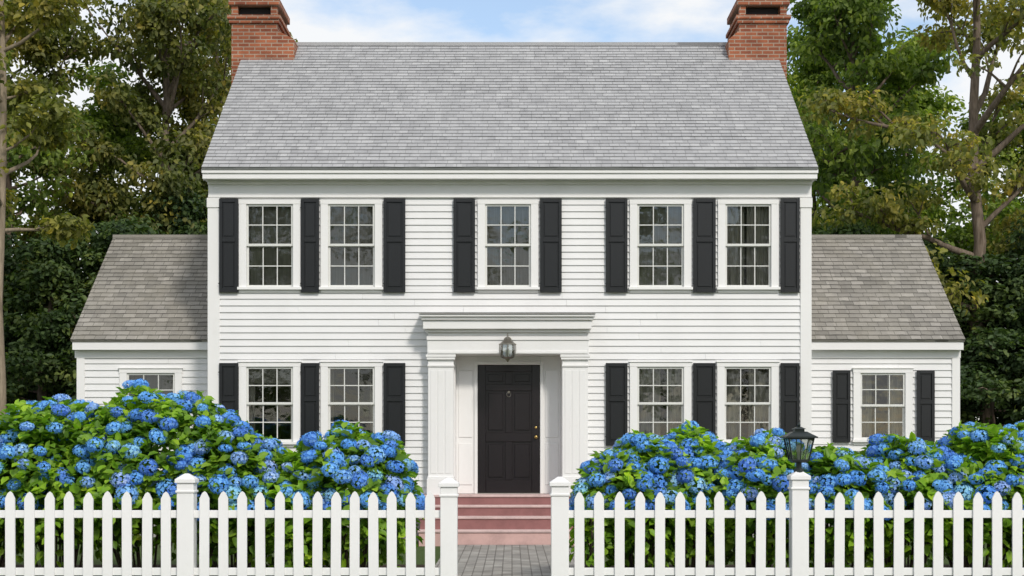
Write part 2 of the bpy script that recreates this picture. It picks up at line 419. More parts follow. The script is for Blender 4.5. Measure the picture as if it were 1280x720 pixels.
def wing(x0, x1, rx0, rx1, win, label):
    ze = fz(425, 24.8); zr = 5.6
    r = wrect(*win, WY)
    outer = x0 if x0 < 0 else x1
    mb = MB()
    hs = [(r[0]+.05, r[1]-.05, r[2]+.05, r[3]-.03)]
    clap(mb, .45, ze-.16, lambda z: (x0, x1), hs, lambda a, o, z: (a, WY-o, z), pitch=.118)
    def sp(z):
        if z < ze-.2: return (WY+.1, WYB)
        t = (z+.10-ze)/(zr-ze); return (max(WY+.1, WY-.2+t*(WRg-WY+.2)), min(WYB, WYB+.2-t*(WYB+.2-WRg)))
    sg = -1 if x0 < 0 else 1
    clap(mb, .45, zr-.1, sp, [], lambda a, o, z: (outer+sg*o, a, z), pitch=.118)
    mb.box(x0, x1, WYB-.05, WYB, .3, ze)
    hp('wall', mb, M_white, label='white clapboard wall of the side wing')
    mb = MB(); mb.box(x0+.02, x1-.02, WY+.03, WYB-.06, 0, .45); hp('foundation', mb, M_found)
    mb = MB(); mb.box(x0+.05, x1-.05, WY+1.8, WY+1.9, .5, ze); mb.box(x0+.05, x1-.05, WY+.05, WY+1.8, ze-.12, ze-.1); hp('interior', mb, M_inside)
    mb = MB(); cb0, cb1 = (outer-.02, outer+.12) if sg < 0 else (outer-.12, outer+.02)
    mb.box(cb0, cb1, WY-.035, WY+.1, .4, ze-.16); hp('corner_board', mb, M_trim, bevel=.004)
    mb = MB(); mb.box(rx0+.02, rx1-.02, 24.82, 24.86, ze-.17, ze-.02); mb.box(rx0+.02, rx1-.02, 24.861, WY+.1, ze-.165, ze-.14)
    mb.box(rx0+.02, rx1-.02, WY-.04, WY+.05, ze-.30, ze-.166)
    hp('cornice', mb, M_trim, bevel=.004)
    mb = MB()
    for ya, yb in ((24.84, WRg), (WYB+.16, WRg)):
        xa, xb = sorted((outer+sg*.005, outer+sg*.04))
        p = [(ya, ze-.02), (yb, zr-.08), (yb, zr-.24), (ya, ze-.17)]
        mb.poly([(xa, y, z) for y, z in p]); mb.poly([(xb, y, z) for y, z in reversed(p)])
        for k in range(4):
            (y1, z1), (y2, z2) = p[k], p[(k+1) % 4]
            mb.quad((xa, y1, z1), (xa, y2, z2), (xb, y2, z2), (xb, y1, z1))
    hp('rake_board', mb, M_trim)
    mb = MB(); slope(mb, rx0, rx1, 24.78, ze, WRg, zr, .135); slope(mb, rx0, rx1, WYB+.22, ze, WRg, zr, .135)
    mb.box(rx0, rx1, WRg-.09, WRg+.09, zr-.05, zr+.012)
    hp('roof', mb, M_roofw, label=label)
    return r
rL = wing(-7.53, XL-.03, -7.6, XL-.03, (150, 228, 461, 558), 'weathered brown-grey shingle wing roof')
rR = wing(XR+.03, 7.75, XR+.03, 7.8, (1066, 1140, 461, 556), 'weathered brown-grey shingle wing roof')
WR.append((rL, WY, 'wl')); WR.append((rR, WY, 'wr'))

def window(r, Y, kind, idx):
    x0, x1, z0, z1 = r; cw = .125; ct = .075; sb = .09
    mb = MB()
    mb.box(x0, x0+cw, Y-.045, Y+.05, z0+sb, z1-ct); mb.box(x1-cw, x1, Y-.045, Y+.05, z0+sb, z1-ct)
    mb.box(x0-.005, x1+.005, Y-.048, Y+.05, z1-ct, z1)
    mb.box(x0-.02, x1+.02, Y-.085, Y+.05, z0+sb-.045, z0+sb); mb.box(x0+.005, x1-.005, Y-.04, Y+.05, z0, z0+sb-.045)
    if kind != 'up': mb.box(x0-.02, x1+.02, Y-.065, Y+.02, z1, z1+.018)
    w = hp('window', mb, M_trim, bevel=.003, label='multi-pane sash window with white casing')
    gx0, gx1, gz0, gz1 = x0+cw, x1-cw, z0+sb, z1-ct
    zm = (gz0+gz1)/2
    for (a, c, yy) in ((zm-.005, gz1, Y-.018), (gz0, zm+.02, Y+.014)):
        mb = MB(); st = .034
        mb.box(gx0, gx0+st, yy, yy+.028, a, c); mb.box(gx1-st, gx1, yy, yy+.028, a, c)
        mb.box(gx0+st, gx1-st, yy, yy+.028, c-st, c); mb.box(gx0+st, gx1-st, yy, yy+.028, a, a+st+.006)
        ix0, ix1, iz0, iz1 = gx0+st, gx1-st, a+st+.006, c-st
        for k in (1, 2):
            xx = ix0+(ix1-ix0)*k/3; mb.box(xx-.0085, xx+.0085, yy+.003, yy+.024, iz0, iz1)
        zz = (iz0+iz1)/2
        for k in range(3):
            xa = ix0+(ix1-ix0)*k/3+(.0085 if k else 0); xb = ix0+(ix1-ix0)*(k+1)/3-(.0085 if k < 2 else 0)
            mb.box(xa, xb, yy+.0035, yy+.0235, zz-.0085, zz+.0085)
        hp('sash', mb, M_sash, parent=w, bevel=.002)
        mb = MB()
        for k in range(3):
            for j in range(2):
                xa = ix0+(ix1-ix0)*k/3; xb = ix0+(ix1-ix0)*(k+1)/3
                za = iz0+(iz1-iz0)*j/2; zb = iz0+(iz1-iz0)*(j+1)/2
                tx, tz = random.uniform(-.0012, .0012), random.uniform(-.0012, .0012)
                y = yy+.014
                mb.quad((xa, y+tx, za), (xb, y-tx, za), (xb, y-tx+tz, zb), (xa, y+tx+tz, zb))
        hp('pane_glass', mb, M_glass, parent=w)
    rng = random.Random(idx*13+5)
    def drape(a, c, zb, zt, amp=.025, gath=0):
        mb = MB(); n = max(14, int((c-a)/.012)); ph = rng.uniform(0, 6)
        rows = 8; grid = []
        for j in range(rows+1):
            t = j/rows; row = []
            for i in range(n+1):
                u = i/n; xx = a+(c-a)*u
                yy = Y+.15+amp*math.sin(u*(c-a)*75+ph+.6*math.sin(t*3))*(1-.4*t)+.01*math.sin(u*9+t*5)
                row.append((xx, yy, zb+(zt-zb)*t))
            grid.append(row)
        for j in range(rows):
            for i in range(n): mb.quad(grid[j][i], grid[j][i+1], grid[j+1][i+1], grid[j+1][i])
        hp('curtain', mb, M_curt, parent=w, smooth=True)
    wd = gx1-gx0
    mode = MODES[idx]
    if mode[0] > 0:
        drape(gx0-.02, gx0+wd*mode[0], gz0-.05, gz1+.05)
    if mode[1] > 0: drape(gx1-wd*mode[1], gx1+.02, gz0-.05, gz1+.05)
    if mode[2] > 0:
        mb = MB(); mb.box(gx0-.02, gx1+.02, Y+.085, Y+.09, gz1-(gz1-gz0)*mode[2], gz1+.04)
        mb.box(gx0-.02, gx1+.02, Y+.08, Y+.095, gz1-(gz1-gz0)*mode[2]-.025, gz1-(gz1-gz0)*mode[2])
        hp('window_shade', mb, M_shade, parent=w)
MODES = [(.0,.0,1.0),(.0,.0,.95),(.0,.0,1.02),(.0,.0,1.0),(.45,.5,0),(.15,.1,.2),(.1,.12,.0),(.52,.35,.0),(.35,.45,0),(.2,.2,.3),(.3,.35,.0)]
for i, (r, Y, k) in enumerate(WR): window(r, Y, k, i)

def shutter(x0, x1, y0, y1, Y):
    a, c, z0, z1 = fx(x0, Y), fx(x1, Y), fz(y1, Y), fz(y0, Y)
    w, h = c-a, z1-z0; mb = MB(); s = .05
    mb.box(a, a+s, -.075, -.035, 0, h); mb.box(c-s, c, -.075, -.035, 0, h)
    zs = [0, .07, h*.56-.035, h*.56+.035, h-.06, h]
    for j in (0, 2, 4): mb.box(a+s, c-s, -.0735, -.0365, zs[j], zs[j+1])
    for j in (1, 3):
        mb.box(a+s, c-s, -.052, -.04, zs[j], zs[j+1])
        mb.box(a+s+.025, c-s-.025, -.066, -.0525, zs[j]+.03, zs[j+1]-.03)
    mb.box(a-.015, a+.04, -.08, -.0752, .14, .155); mb.box(a-.015, a+.04, -.08, -.0752, h-.16, h-.145)
    o = hp('shutter', mb, M_black, bevel=.004, label='black panelled wooden shutter')
    o.location = (0, Y-24, z0)
for x0, x1 in ((275,298.5),(377,399.5),(480,507),(567,594),(675,702),(757,784),(866,894),(975,998.5)): shutter(x0, x1, 249, 366, YF)
for x0, x1 in ((275,298.5),(377,399.5),(480,507),(757,784),(866,894),(975,998.5)): shutter(x0, x1, 454, 557, YF)
shutter(1040, 1062, 463, 553, WY); shutter(1145, 1167, 463, 553, WY)

ZFL = .78
PY = 23.72
zb = fz(443, PY); zf = fz(420, PY); zt = fz(392, 23.5)
pl, pr = fx(534, PY), fx(736, PY)
mb = MB()
mb.box(pl, pr, PY, YF+.0, zb, zf)
mb.box(pl-.01, pr+.01, PY-.02, PY-.001, zf-.07, zf-.003)
mb.box(pl+.015, pr-.015, PY-.018, PY-.001, zb+.01, zb+.055)
hp('entablature', mb, M_trim, bevel=.005)
mb = MB()
hz = (zt-zf); x0, x1 = fx(524, 23.5), fx(744, 23.5)
steps = [(0, .16, .13, .0), (.16, .30, .09, .05), (.30, .72, .055, .12), (.72, .86, .03, .16), (.86, 1.0, .0, .20)]
for a, c, ins, pj in steps:
    mb.box(x0+ins, x1-ins, PY-.02-pj, YF-.025, zf+hz*a, zf+hz*c-.001)
hp('door_hood', mb, M_trim, bevel=.006, label='white moulded entrance cornice')
mb = MB()
mb.poly([(x0-.01, PY-.24, zt), (x1+.01, PY-.24, zt), (x1+.01, YF-.028, zt+.05), (x0-.01, YF-.028, zt+.05)])
mb.quad((x0-.01, PY-.24, zt-.006), (x1+.01, PY-.24, zt-.006), (x1+.01, PY-.24, zt), (x0-.01, PY-.24, zt))
hp('hood_bounce_sheet', mb, M_slab, label='grey sheet added on top of the entrance cornice to dull bounced light')  # added grey top, dulls the light bounced onto the wall above
for a, c in ((535, 567), (703, 735)):
    mb = MB(); xa, xb = fx(a, PY), fx(c, PY)
    mb.box(xa, xb, PY+.03, YF+.0, ZFL-.3, zb-.001)
    for k in range(3):
        u0 = xa+.03+(xb-xa-.06)*k/3+.012; u1 = xa+.03+(xb-xa-.06)*(k+1)/3-.012
        mb.box(u0, u1, PY+.024, PY+.029, ZFL+.35, zb-.26)
    mb.box(xa-.02, xb+.02, PY-.01, YF-.03, ZFL-.02, ZFL+.26)
    mb.box(xa-.01, xb+.01, PY+.005, YF-.03, ZFL+.261, ZFL+.3)
    mb.box(xa-.008, xb+.008, PY+.008, YF-.03, zb-.2, zb-.165)
    mb.box(xa-.022, xb+.022, PY-.008, YF-.03, zb-.085, zb-.045)
    mb.box(xa-.035, xb+.035, PY-.018, YF-.03, zb-.044, zb-.002)
    hp('pilaster', mb, M_trim, bevel=.005)
DY = 24.28
mb = MB()
mb.box(DX0-.02, DX0+.03, YF+.001, DY+.1, ZFL, fz(443, YF)+.05); mb.box(DX1-.03, DX1+.02, YF+.001, DY+.1, ZFL, fz(443, YF)+.05)
mb.box(DX0+.03, DX1-.03, YF+.001, DY+.1, fz(443, YF)-.01, fz(443, YF)+.05)
d0, d1 = fx(597, DY), fx(675, DY); dt = fz(456, DY); zc = fz(443, YF)-.011
mb.box(DX0+.031, d0, DY, DY+.08, ZFL, zc); mb.box(d1, DX1-.031, DY, DY+.08, ZFL, zc); mb.box(d0, d1, DY, DY+.08, dt, zc)
for a, c in ((DX0+.07, d0-.09), (d1+.09, DX1-.07)):
    for za, zb2 in ((ZFL+.15, ZFL+.85), (ZFL+.95, dt-.1)):
        mb.box(a, c, DY-.012, DY-.0005, za, zb2)
mb.box(d0-.055, d0-.004, DY-.03, DY-.0007, ZFL, dt+.05); mb.box(d1+.004, d1+.055, DY-.03, DY-.0007, ZFL, dt+.05); mb.box(d0-.0035, d1+.0035, DY-.03, DY-.0007, dt+.003, dt+.05)
hp('door_surround', mb, M_trim, bevel=.004)
mb = MB(); y = DY+.02; w = d1-d0; h = dt-ZFL
def dbox(u0, u1, v0, v1, ya, yb): mb.box(d0+w*u0, d0+w*u1, ya, yb, ZFL+.015+(h-.02)*v0, ZFL+.015+(h-.02)*v1)
mb.box(d0+.004, d1-.004, y+.022, y+.05, ZFL+.012, dt-.004)
rails = [(0,.10),(.40,.47),(.80,.85),(.95,1)]
for a, c in rails: dbox(.13, .87, a, c, y-.004, y+.0215)
dbox(.005, .13, 0, 1, y-.005, y+.0215); dbox(.87, .995, 0, 1, y-.005, y+.0215)
for a, c in ((.10,.40),(.47,.80),(.85,.95)):
    dbox(.445, .555, a, c, y-.0045, y+.0212)
    for u0, u1 in ((.13, .445), (.555, .87)):
        dbox(u0+.04, u1-.04, a+.022, c-.022, y+.004, y+.0218)
door = hp('door', mb, M_door, bevel=.005, label='black six-panel front door')
kx = d1-w*.065; kz = ZFL+h*.44
mb = MB(); mb.tube([(kx, y-.005, kz), (kx, y-.04, kz), (kx, y-.05, kz), (kx, y-.07, kz), (kx, y-.078, kz)], [.028, .012, .026, .03, .012], 12)
hp('door_knob', mb, M_brass, parent=door, smooth=True)
mb = MB(); mb.tube([(kx, y-.005, kz+.16), (kx, y-.015, kz+.16)], [.024, .02], 12)
hp('door_lock', mb, M_brass, parent=door, smooth=True)
mb = MB(); kx = (d0+d1)/2; kz = ZFL+h*.76
mb.tube([(kx, y-.006, kz+.06), (kx, y-.02, kz+.06)], [.025, .02], 10)
mb.tube([(kx+.035*math.sin(t), y-.02, kz+.02-.04*math.cos(t)) for t in [k*math.pi/6 for k in range(0, 13)]], [.005]*13, 6)
hp('door_knocker', mb, M_nickel, parent=door)
mb = MB(); mb.box(d0, d1, DY-.05, DY+.06, ZFL-.01, ZFL+.011); hp('door_sill', mb, M_slab, bevel=.004)

# steps
st = thing('entrance_steps', 'dusty red entrance steps with pale rose stone treads', 'steps', (-.05, 23.3, 0))
yfr = [22.7, 23.02, 23.34, 23.6]; zst = [.25, .45, .62, ZFL]
for k in range(4):
    mb = MB(); xw = 1.42; z0 = zst[k-1] if k else 0; z1 = zst[k]
    mb.box(-xw, xw, yfr[k]+.02-23.3, YF+.02-23.3-.001*k, z0, z1-.04); add('riser', mb.mesh('riser', M_riser0 if k == 0 else M_riser), st)
    mb = MB()
    mb.box(-xw-.02, xw+.02, yfr[k]-23.3, YF+.018-23.3, z1-.039, z1)
    if k == 3: mb.box(DX0+.05+.031, DX1+.05-.031, YF+.0185-23.3, DY-23.3-.001, z1-.039, z1-.001)
    add('tread', mb.mesh('tread', M_tread), st, bevel=.008)

# entrance lantern
lx, ly, lz = fx(634.5, 23.45), 23.45, fz(450, 23.45)
wl = thing('hanging_lantern', 'small metal and glass lantern hanging above the front door', 'lantern', (lx, ly, lz))
wl.scale = (1.15, 1.15, 1.12)
mb = MB()
mb.tube([(0, .225, .30), (0, .175, .30)], [.06, .055], 14)
mb.tube([(0, .18, .30), (0, .12, .36), (0, .05, .385), (0, 0, .37), (0, 0, .31)], [.011]*5, 8)
mb.frustum(0, 0, .235, .115, .31, .03, 8, 0); mb.frustum(0, 0, .222, .125, .234, .125, 8, 0)
mb.frustum(0, 0, .02, .06, .04, .095, 8, 0); mb.frustum(0, 0, -.03, .008, .019, .04, 8, 0)
for k in range(8):
    a = 2*math.pi*k/8
    mb.tube([(.095*math.cos(a), .095*math.sin(a), .04), (.118*math.cos(a), .118*math.sin(a), .14), (.112*math.cos(a), .112*math.sin(a), .222)], [.006]*3, 5)
add('lamp_frame', mb.mesh('lamp_frame', M_nickel), wl)
mb = MB(); mb.frustum(0, 0, .04, .088, .14, .108, 16, 0, False); mb.frustum(0, 0, .14, .108, .221, .103, 16, 0, False)
add('lamp_glass', mb.mesh('lamp_glass', M_lampglass, True), wl)
M_bulb = simple('candle_bulb', (.8, .78, .7), .4)
mb = MB(); mb.tube([(0,0,.04),(0,0,.11),(0,0,.12),(0,0,.15),(0,0,.175)], [.016,.016,.026,.026,.006], 10); add('bulb', mb.mesh('bulb', M_bulb, True), wl)

# ------------------------------------------------------------ fence
FY = 15.0
def picket_mesh(k):
    mb = MB(); w = .051+random.uniform(-.001,.001); t = .011; h = fz(614.5, FY)-.05
    p = [(-w, 0), (w, 0), (w, h-.075), (w*.45, h-.018), (0, h), (-w*.45, h-.018), (-w, h-.075)]
    mb.poly([(x, -t, z) for x, z in p]); mb.poly([(x, t, z) for x, z in reversed(p)])
    for i in range(len(p)):
        (xa, za), (xb, zb_) = p[i], p[(i+1) % len(p)]
        mb.quad((xa, -t, za), (xa, t, za), (xb, t, zb_), (xb, -t, zb_))
    return mb.mesh('picket', M_fence)
pm = [picket_mesh(k) for k in range(3)]
def post_mesh(h, w):
    mb = MB(); w2 = w/2
    mb.box(-w2, w2, -w2, w2, -.1, h-.10)
    mb.box(-w2-.012, w2+.012, -w2-.012, w2+.012, h-.20, h-.175)
    mb.box(-w2-.018, w2+.018, -w2-.018, w2+.018, h-.099, h-.055)
    mb.frustum(0, 0, h-.0545, (w2+.012)*1.414, h, .03, 4)
    return mb.mesh('post', M_fence)
def fence(px0, px1, posts, label):
    X0, X1 = fx(px0, FY), fx(px1, FY)
    fo = thing('picket_fence', label, 'fence', ((X0+X1)/2, FY, 0), group='white picket fence along the front garden')
    cx = (X0+X1)/2
    for ppx, ptop, wpx in posts:
        x = fx(ppx, FY); add('post', post_mesh(fz(ptop, FY), wpx/120), fo, (x-cx, .06, 0), .005)
    pxs = sorted([fx(p[0], FY) for p in posts])
    bounds = [X0]+pxs+([X1] if X1 > pxs[-1]+.1 else [])
    if pxs[0]-X0 < .1: bounds = bounds[1:]
    for a, c in zip(bounds, bounds[1:]):
        a2, c2 = a+(.1 if a in pxs else 0), c-(.1 if c in pxs else 0)
        for zr_ in (.26, .86):
            mb = MB(); mb.box(a2-cx-.03, c2-cx+.03, .0115, .05, zr_-.04, zr_+.04); add('rail', mb.mesh('rail', M_fence), fo, bevel=.004)
        n = int(round((c2-a2)/.2)); sp = (c2-a2)/n
        for i in range(n):
            o = add('picket', random.choice(pm), fo, (a2-cx+sp*(i+.5)+random.uniform(-.004,.004), -.001+random.uniform(-.001,.001), .05+random.uniform(-.006,.006)), .003)
            o.rotation_euler = (0, random.uniform(-.008, .008), 0)
fence(-60, 561, [(232, 592, 21), (561, 597, 21), (-60, 592, 21)], 'white wooden picket fence beside the open gateway')
fence(700, 1345, [(700, 596, 22), (1000, 588, 21), (1345, 592, 21)], 'white wooden picket fence with a lantern on one post')

pz = fz(588, FY); pxx = fx(1000, FY)
pl_ = thing('post_lantern', 'dark metal four-sided lantern on a white fence post', 'lantern', (pxx, FY+.06, pz))
mb = MB()
mb.frustum(0, 0, -.03, .055, .02, .05, 12, 0); mb.frustum(0, 0, .02, .03, .08, .03, 12, 0)
mb.frustum(0, 0, .08, .09, .10, .135, 4); mb.frustum(0, 0, .101, .135, .115, .135, 4)
zb0, zt0, rb, rt = .115, .335, .125, .185
for k in range(4):
    a = math.pi/4+k*math.pi/2; c_, s_ = math.cos(a), math.sin(a)
    mb.tube([(rb*c_, rb*s_, zb0), (rt*c_, rt*s_, zt0)], [.009, .009], 4)
    a2 = a+math.pi/2
    mb.tube([(rt*c_, rt*s_, zt0), (rt*math.cos(a2), rt*math.sin(a2), zt0)], [.011, .011], 4)
    p0 = Vector((rb*(c_+math.cos(a2))/2, rb*(s_+math.sin(a2))/2, zb0)); p1 = Vector((rt*(c_+math.cos(a2))/2, rt*(s_+math.sin(a2))/2, zt0))
    mb.tube([p0, p1], [.005, .005], 4)
mb.frustum(0, 0, .338, .235, .352, .235, 4); mb.frustum(0, 0, .3525, .225, .405, .10, 4); mb.frustum(0, 0, .4055, .07, .43, .07, 4)
mb.frustum(0, 0, .4305, .095, .455, .03, 4); mb.frustum(0, 0, .455, .014, .475, .02, 8); mb.frustum(0, 0, .475, .02, .505, .003, 8)
add('lamp_frame', mb.mesh('lamp_frame', M_iron), pl_)
mb = MB(); mb.frustum(0, 0, zb0, rb-.004, zt0, rt-.004, 4, caps=False); add('lamp_glass', mb.mesh('lamp_glass', M_lampglass), pl_)
mb = MB(); mb.tube([(0,0,.115),(0,0,.19),(0,0,.2),(0,0,.245),(0,0,.28)], [.016,.016,.028,.028,.006], 10); add('bulb', mb.mesh('bulb', M_bulb, True), pl_)

# ------------------------------------------------------------ leaves
rs = np.random.RandomState(3)
def unit(a): return a/np.maximum(np.linalg.norm(a, axis=1, keepdims=True), 1e-9)
def leaves(name, P, U, Nn, Ln, W, mat):
    n = len(P); U = unit(U); S = unit(np.cross(U, Nn)); Nn = np.cross(S, U)
    Ln = Ln[:, None]; W = W[:, None]
    V = np.stack([P, P+U*Ln*.3+S*W*.48+Nn*W*.14, P+U*Ln*.7+S*W*.38+Nn*W*.10, P+U*Ln-Nn*Ln*.15,
                  P+U*Ln*.7-S*W*.38+Nn*W*.10, P+U*Ln*.3-S*W*.48+Nn*W*.14], axis=1).reshape(-1, 3)
    base = np.arange(n)[:, None]*6
    Fc = np.concatenate([base+np.array([0,3,2,1]), base+np.array([0,5,4,3])], axis=1).reshape(-1)
    me = bpy.data.meshes.new(name); me.vertices.add(n*6); me.vertices.foreach_set('co', V.astype(np.float32).ravel())
    nf = n*2; me.loops.add(nf*4); me.loops.foreach_set('vertex_index', Fc.astype(np.int32))
    me.polygons.add(nf); me.polygons.foreach_set('loop_start', (np.arange(nf)*4).astype(np.int32))
    me.polygons.foreach_set('loop_total', np.full(nf, 4, np.int32))
    me.materials.append(mat); me.update(calc_edges=True); me.validate(); return me
def clump_leaves(C, R, per, flat=.6, lsize=.15, updir=.5):
    m_ = len(C); idx = np.repeat(np.arange(m_), per); n = len(idx)
    D = unit(rs.normal(size=(n, 3))); r = rs.uniform(.35, 1.05, n)**.7
    off = D*r[:, None]*R[idx][:, None]; off[:, 2] *= flat
    P = C[idx]+off
    Nn = unit(D*.8+np.array([0, 0, updir])+rs.normal(size=(n, 3))*.45)
    U = unit(np.cross(Nn, rs.normal(size=(n, 3)))+D*.4-np.array([0, 0, .25]))
    Ls = rs.uniform(.7, 1.3, n)*lsize
    return P, U, Nn, Ls, Ls*rs.uniform(.5, .75, n)

def tree_meshes(seed, H, base, R, nl, per, lsize, rad, mat, bark, flat=.55, prof='round', crad=(.45, .85), lean=.16):
    rg = random.Random(seed); mb = MB(); C = []; CR = []
    tp = []; x = y = 0
    for k in range(11):
        t = k/10; tp.append(Vector((x, y, H*.96*t))); x += rg.uniform(-lean, lean)*H/12; y += rg.uniform(-lean, lean)*H/12
    rr = [rad*(1.25 if k == 0 else 1)*(1-k/10)**.75+.02 for k in range(11)]
    mb.tube(tp, rr, 9)
    def trunk_at(z):
        f = min(max(z/(H*.96)*10, 0), 9.999); i = int(f); return tp[i].lerp(tp[i+1], f-i), rr[i]
    for i in range(nl):
        u = (i+rg.random())/nl; z = base+(H*.95-base)*u; p, r0 = trunk_at(z)
        if prof == 'round': env = R*(.45+.55*math.sin(math.pi*min(1, .12+.85*u)))*(1-.35*u)
        else: env = R*(1-u*.85)
        env *= rg.uniform(.5, 1.15)
        az = i*2.399+rg.uniform(-.5, .5); el = rg.uniform(.15, .6)+(.35*u if prof == 'round' else -.3)
        d = Vector((math.cos(az)*math.cos(el), math.sin(az)*math.cos(el), math.sin(el)))
        pts = [p]; q = p.copy(); dd = d.copy()
        for k in range(5):
            dd = (dd+Vector((rg.uniform(-.25,.25), rg.uniform(-.25,.25), rg.uniform(-.12,.14)))).normalized()
            q = q+dd*env/5; pts.append(q.copy())
        lr = min(r0*.7, .012+env*.022)
        mb.tube(pts, [lr*(1-k/5.6) for k in range(6)], 6)
        C.append(pts[-1]); CR.append(rg.uniform(*crad))
        ntw = max(3, int(env*2.1))
        for k in range(ntw):
            f = rg.uniform(.3, 1)*5; j = min(int(f), 4); s = pts[j].lerp(pts[j+1], f-j)
            td = (dd*.6+Vector((rg.uniform(-1,1), rg.uniform(-1,1), rg.uniform(-.3,.7)))).normalized(); tl = rg.uniform(.4, 1.1)*max(.5, env*.33)
            e = s+td*tl; mm = s.lerp(e, .5)+Vector((0, 0, .06))
            mb.tube([s, mm, e], [lr*.4, lr*.28, .006], 5)
            C.append(e); CR.append(rg.uniform(*crad)*.95)
            if rg.random() < .35: C.append(mm); CR.append(rg.uniform(*crad)*.7)
    C = np.array([tuple(c) for c in C]); CR = np.array(CR)
    P, U, Nn, Ls, W = clump_leaves(C, CR, per, flat, lsize)
    return mb.mesh('trunk', bark, True), leaves('crown', P, U, Nn, Ls, W, mat)

TV = {
 'olive': tree_meshes(1, 15, 3.2, 3.7, 41, 95, .16, .2, M_leafA, M_bark, .44),
 'green': tree_meshes(2, 14, 3.0, 3.6, 39, 95, .16, .18, M_leafB, M_bark, .44),
 'dark': tree_meshes(3, 9, .6, 3.2, 46, 80, .16, .2, M_leafC, M_bark, .5, 'cone', (.4, .75)),
 'tall': tree_meshes(4, 15, 5.5, 2.1, 26, 110, .13, .085, M_leafA, M_barkp, .5, 'round', (.35, .65), .05),
 'open': tree_meshes(5, 16, 4.0, 4.6, 23, 90, .15, .2, M_leafA, M_bark, .31, 'round', (.5, .95)),
}
LBL = {'olive': 'tall olive-green broadleaf tree behind the house', 'green': 'tall bright green broadleaf tree behind the house',
       'dark': 'dense dark evergreen tree at the wood edge', 'tall': 'slender pale-barked tree beside the side wing', 'open': 'open-crowned tree with dark bare limbs against the sky'}
def tree(kind, px, y, s=1, rot=0, sz=None, x=None):
    t = thing('tree', LBL[kind], 'tree', (fx(px, y) if x is None else x, y, 0), group='trees around the house')
    t.rotation_euler = (0, 0, rot); t.scale = (s, s, sz or s)
    add('trunk', TV[kind][0], t); add('crown', TV[kind][1], t)
for t in [
 ('tall', 4, 26.0, 1, 0.4, .95), ('olive', 203, 35.5, .82, 2.6, 1.02), ('green', 125, 38, .96, .3, .82), ('olive', 5, 36, .85, 3.6, 1.0),
 ('olive', 268, 39, .68, 1.2, 1.0), ('green', -60, 33, .9, 3.0, 1.0),
 ('dark', 60, 32, .80, 1.0, .70), ('dark', 150, 32, .85, 2.2, .74), ('dark', 235, 34, .8, 4.0, .85), ('dark', -20, 32.5, .8, 5.0, .74),
 ('green', 1062, 35.5, .85, 0.9, 1.0), ('open', 1245, 31, .82, 2.0, .97), ('green', 1145, 38, .87, 3.0, .86), ('green', 1020, 40, .8, 4.4, .98),
 ('green', 1310, 37, .9, 1.7, .78), ('dark', 1045, 34, .8, .3, .76), ('dark', 1135, 32, .85, 1.9, .70), ('dark', 1225, 31, .85, 2.8, .64), ('dark', 1310, 31, .8, 5.1, .72)]: tree(*t)
# across the street, mirrored in the window glass
for t in [('green', 0, -12, 1.2, .5, 1, -11), ('olive', 0, -15, 1.1, 2.5, .9, -4), ('green', 0, -13, 1.2, 4.5, .95, 4), ('olive', 0, -14, 1.2, 1.5, .95, 11)]: tree(*t)
nC = 800
Cx = rs.uniform(-36, 36, nC); Cx = Cx+np.sign(Cx)*5; Cy = rs.uniform(44, 52, nC); Cz = rs.uniform(.3, 1, nC)**.8*(7.0+1.5*np.sin(Cx*.5)+np.sin(Cx*1.3))
P, U, Nn, Ls, W = clump_leaves(np.stack([Cx, Cy, Cz], 1), rs.uniform(.9, 1.6, nC), 50, .7, .34)
wo = bpy.data.objects.new('woodland', leaves('woodland', P, U, Nn, Ls, W, M_leafC)); col.objects.link(wo); wo['kind'] = 'stuff'; wo['label'] = 'dark green woodland mass far behind the house'; wo['category'] = 'woodland'

# ------------------------------------------------------------ hydrangeas
def head_mesh(seed):
    r2 = np.random.RandomState(seed); mb = MB()
    n = 82; R = .088
    for k in range(n):
        z = 1-1.65*(k+.5)/n; a = k*2.39996; q = math.sqrt(max(0, 1-z*z))
        d = Vector((q*math.cos(a), q*math.sin(a), z)); d += Vector(r2.normal(size=3))*.12; d.normalize()
        c = Vector((d.x*R, d.y*R, d.z*R*.70))*r2.uniform(.87, 1.1)
        u = d.cross(Vector((r2.normal(), r2.normal(), r2.normal()))).normalized(); w = d.cross(u)
        s = r2.uniform(.018, .026); i = len(mb.v)
        mb.v.append(tuple(c))
        for j in range(8):
            t = j*math.pi/4; rr_ = s if j % 2 == 0 else s*.62
            lift = .003 if j % 2 == 0 else -.002
            mb.v.append(tuple(c+(u*math.cos(t)+w*math.sin(t))*rr_+d*lift))
        for j in range(4):
            a0 = 1+(2*j-1) % 8; mb.f.append((i, i+a0, i+1+(2*j), i+1+(2*j+1)))
    return mb.mesh('flower_head', M_petal)
HM = [head_mesh(k) for k in range(5)]
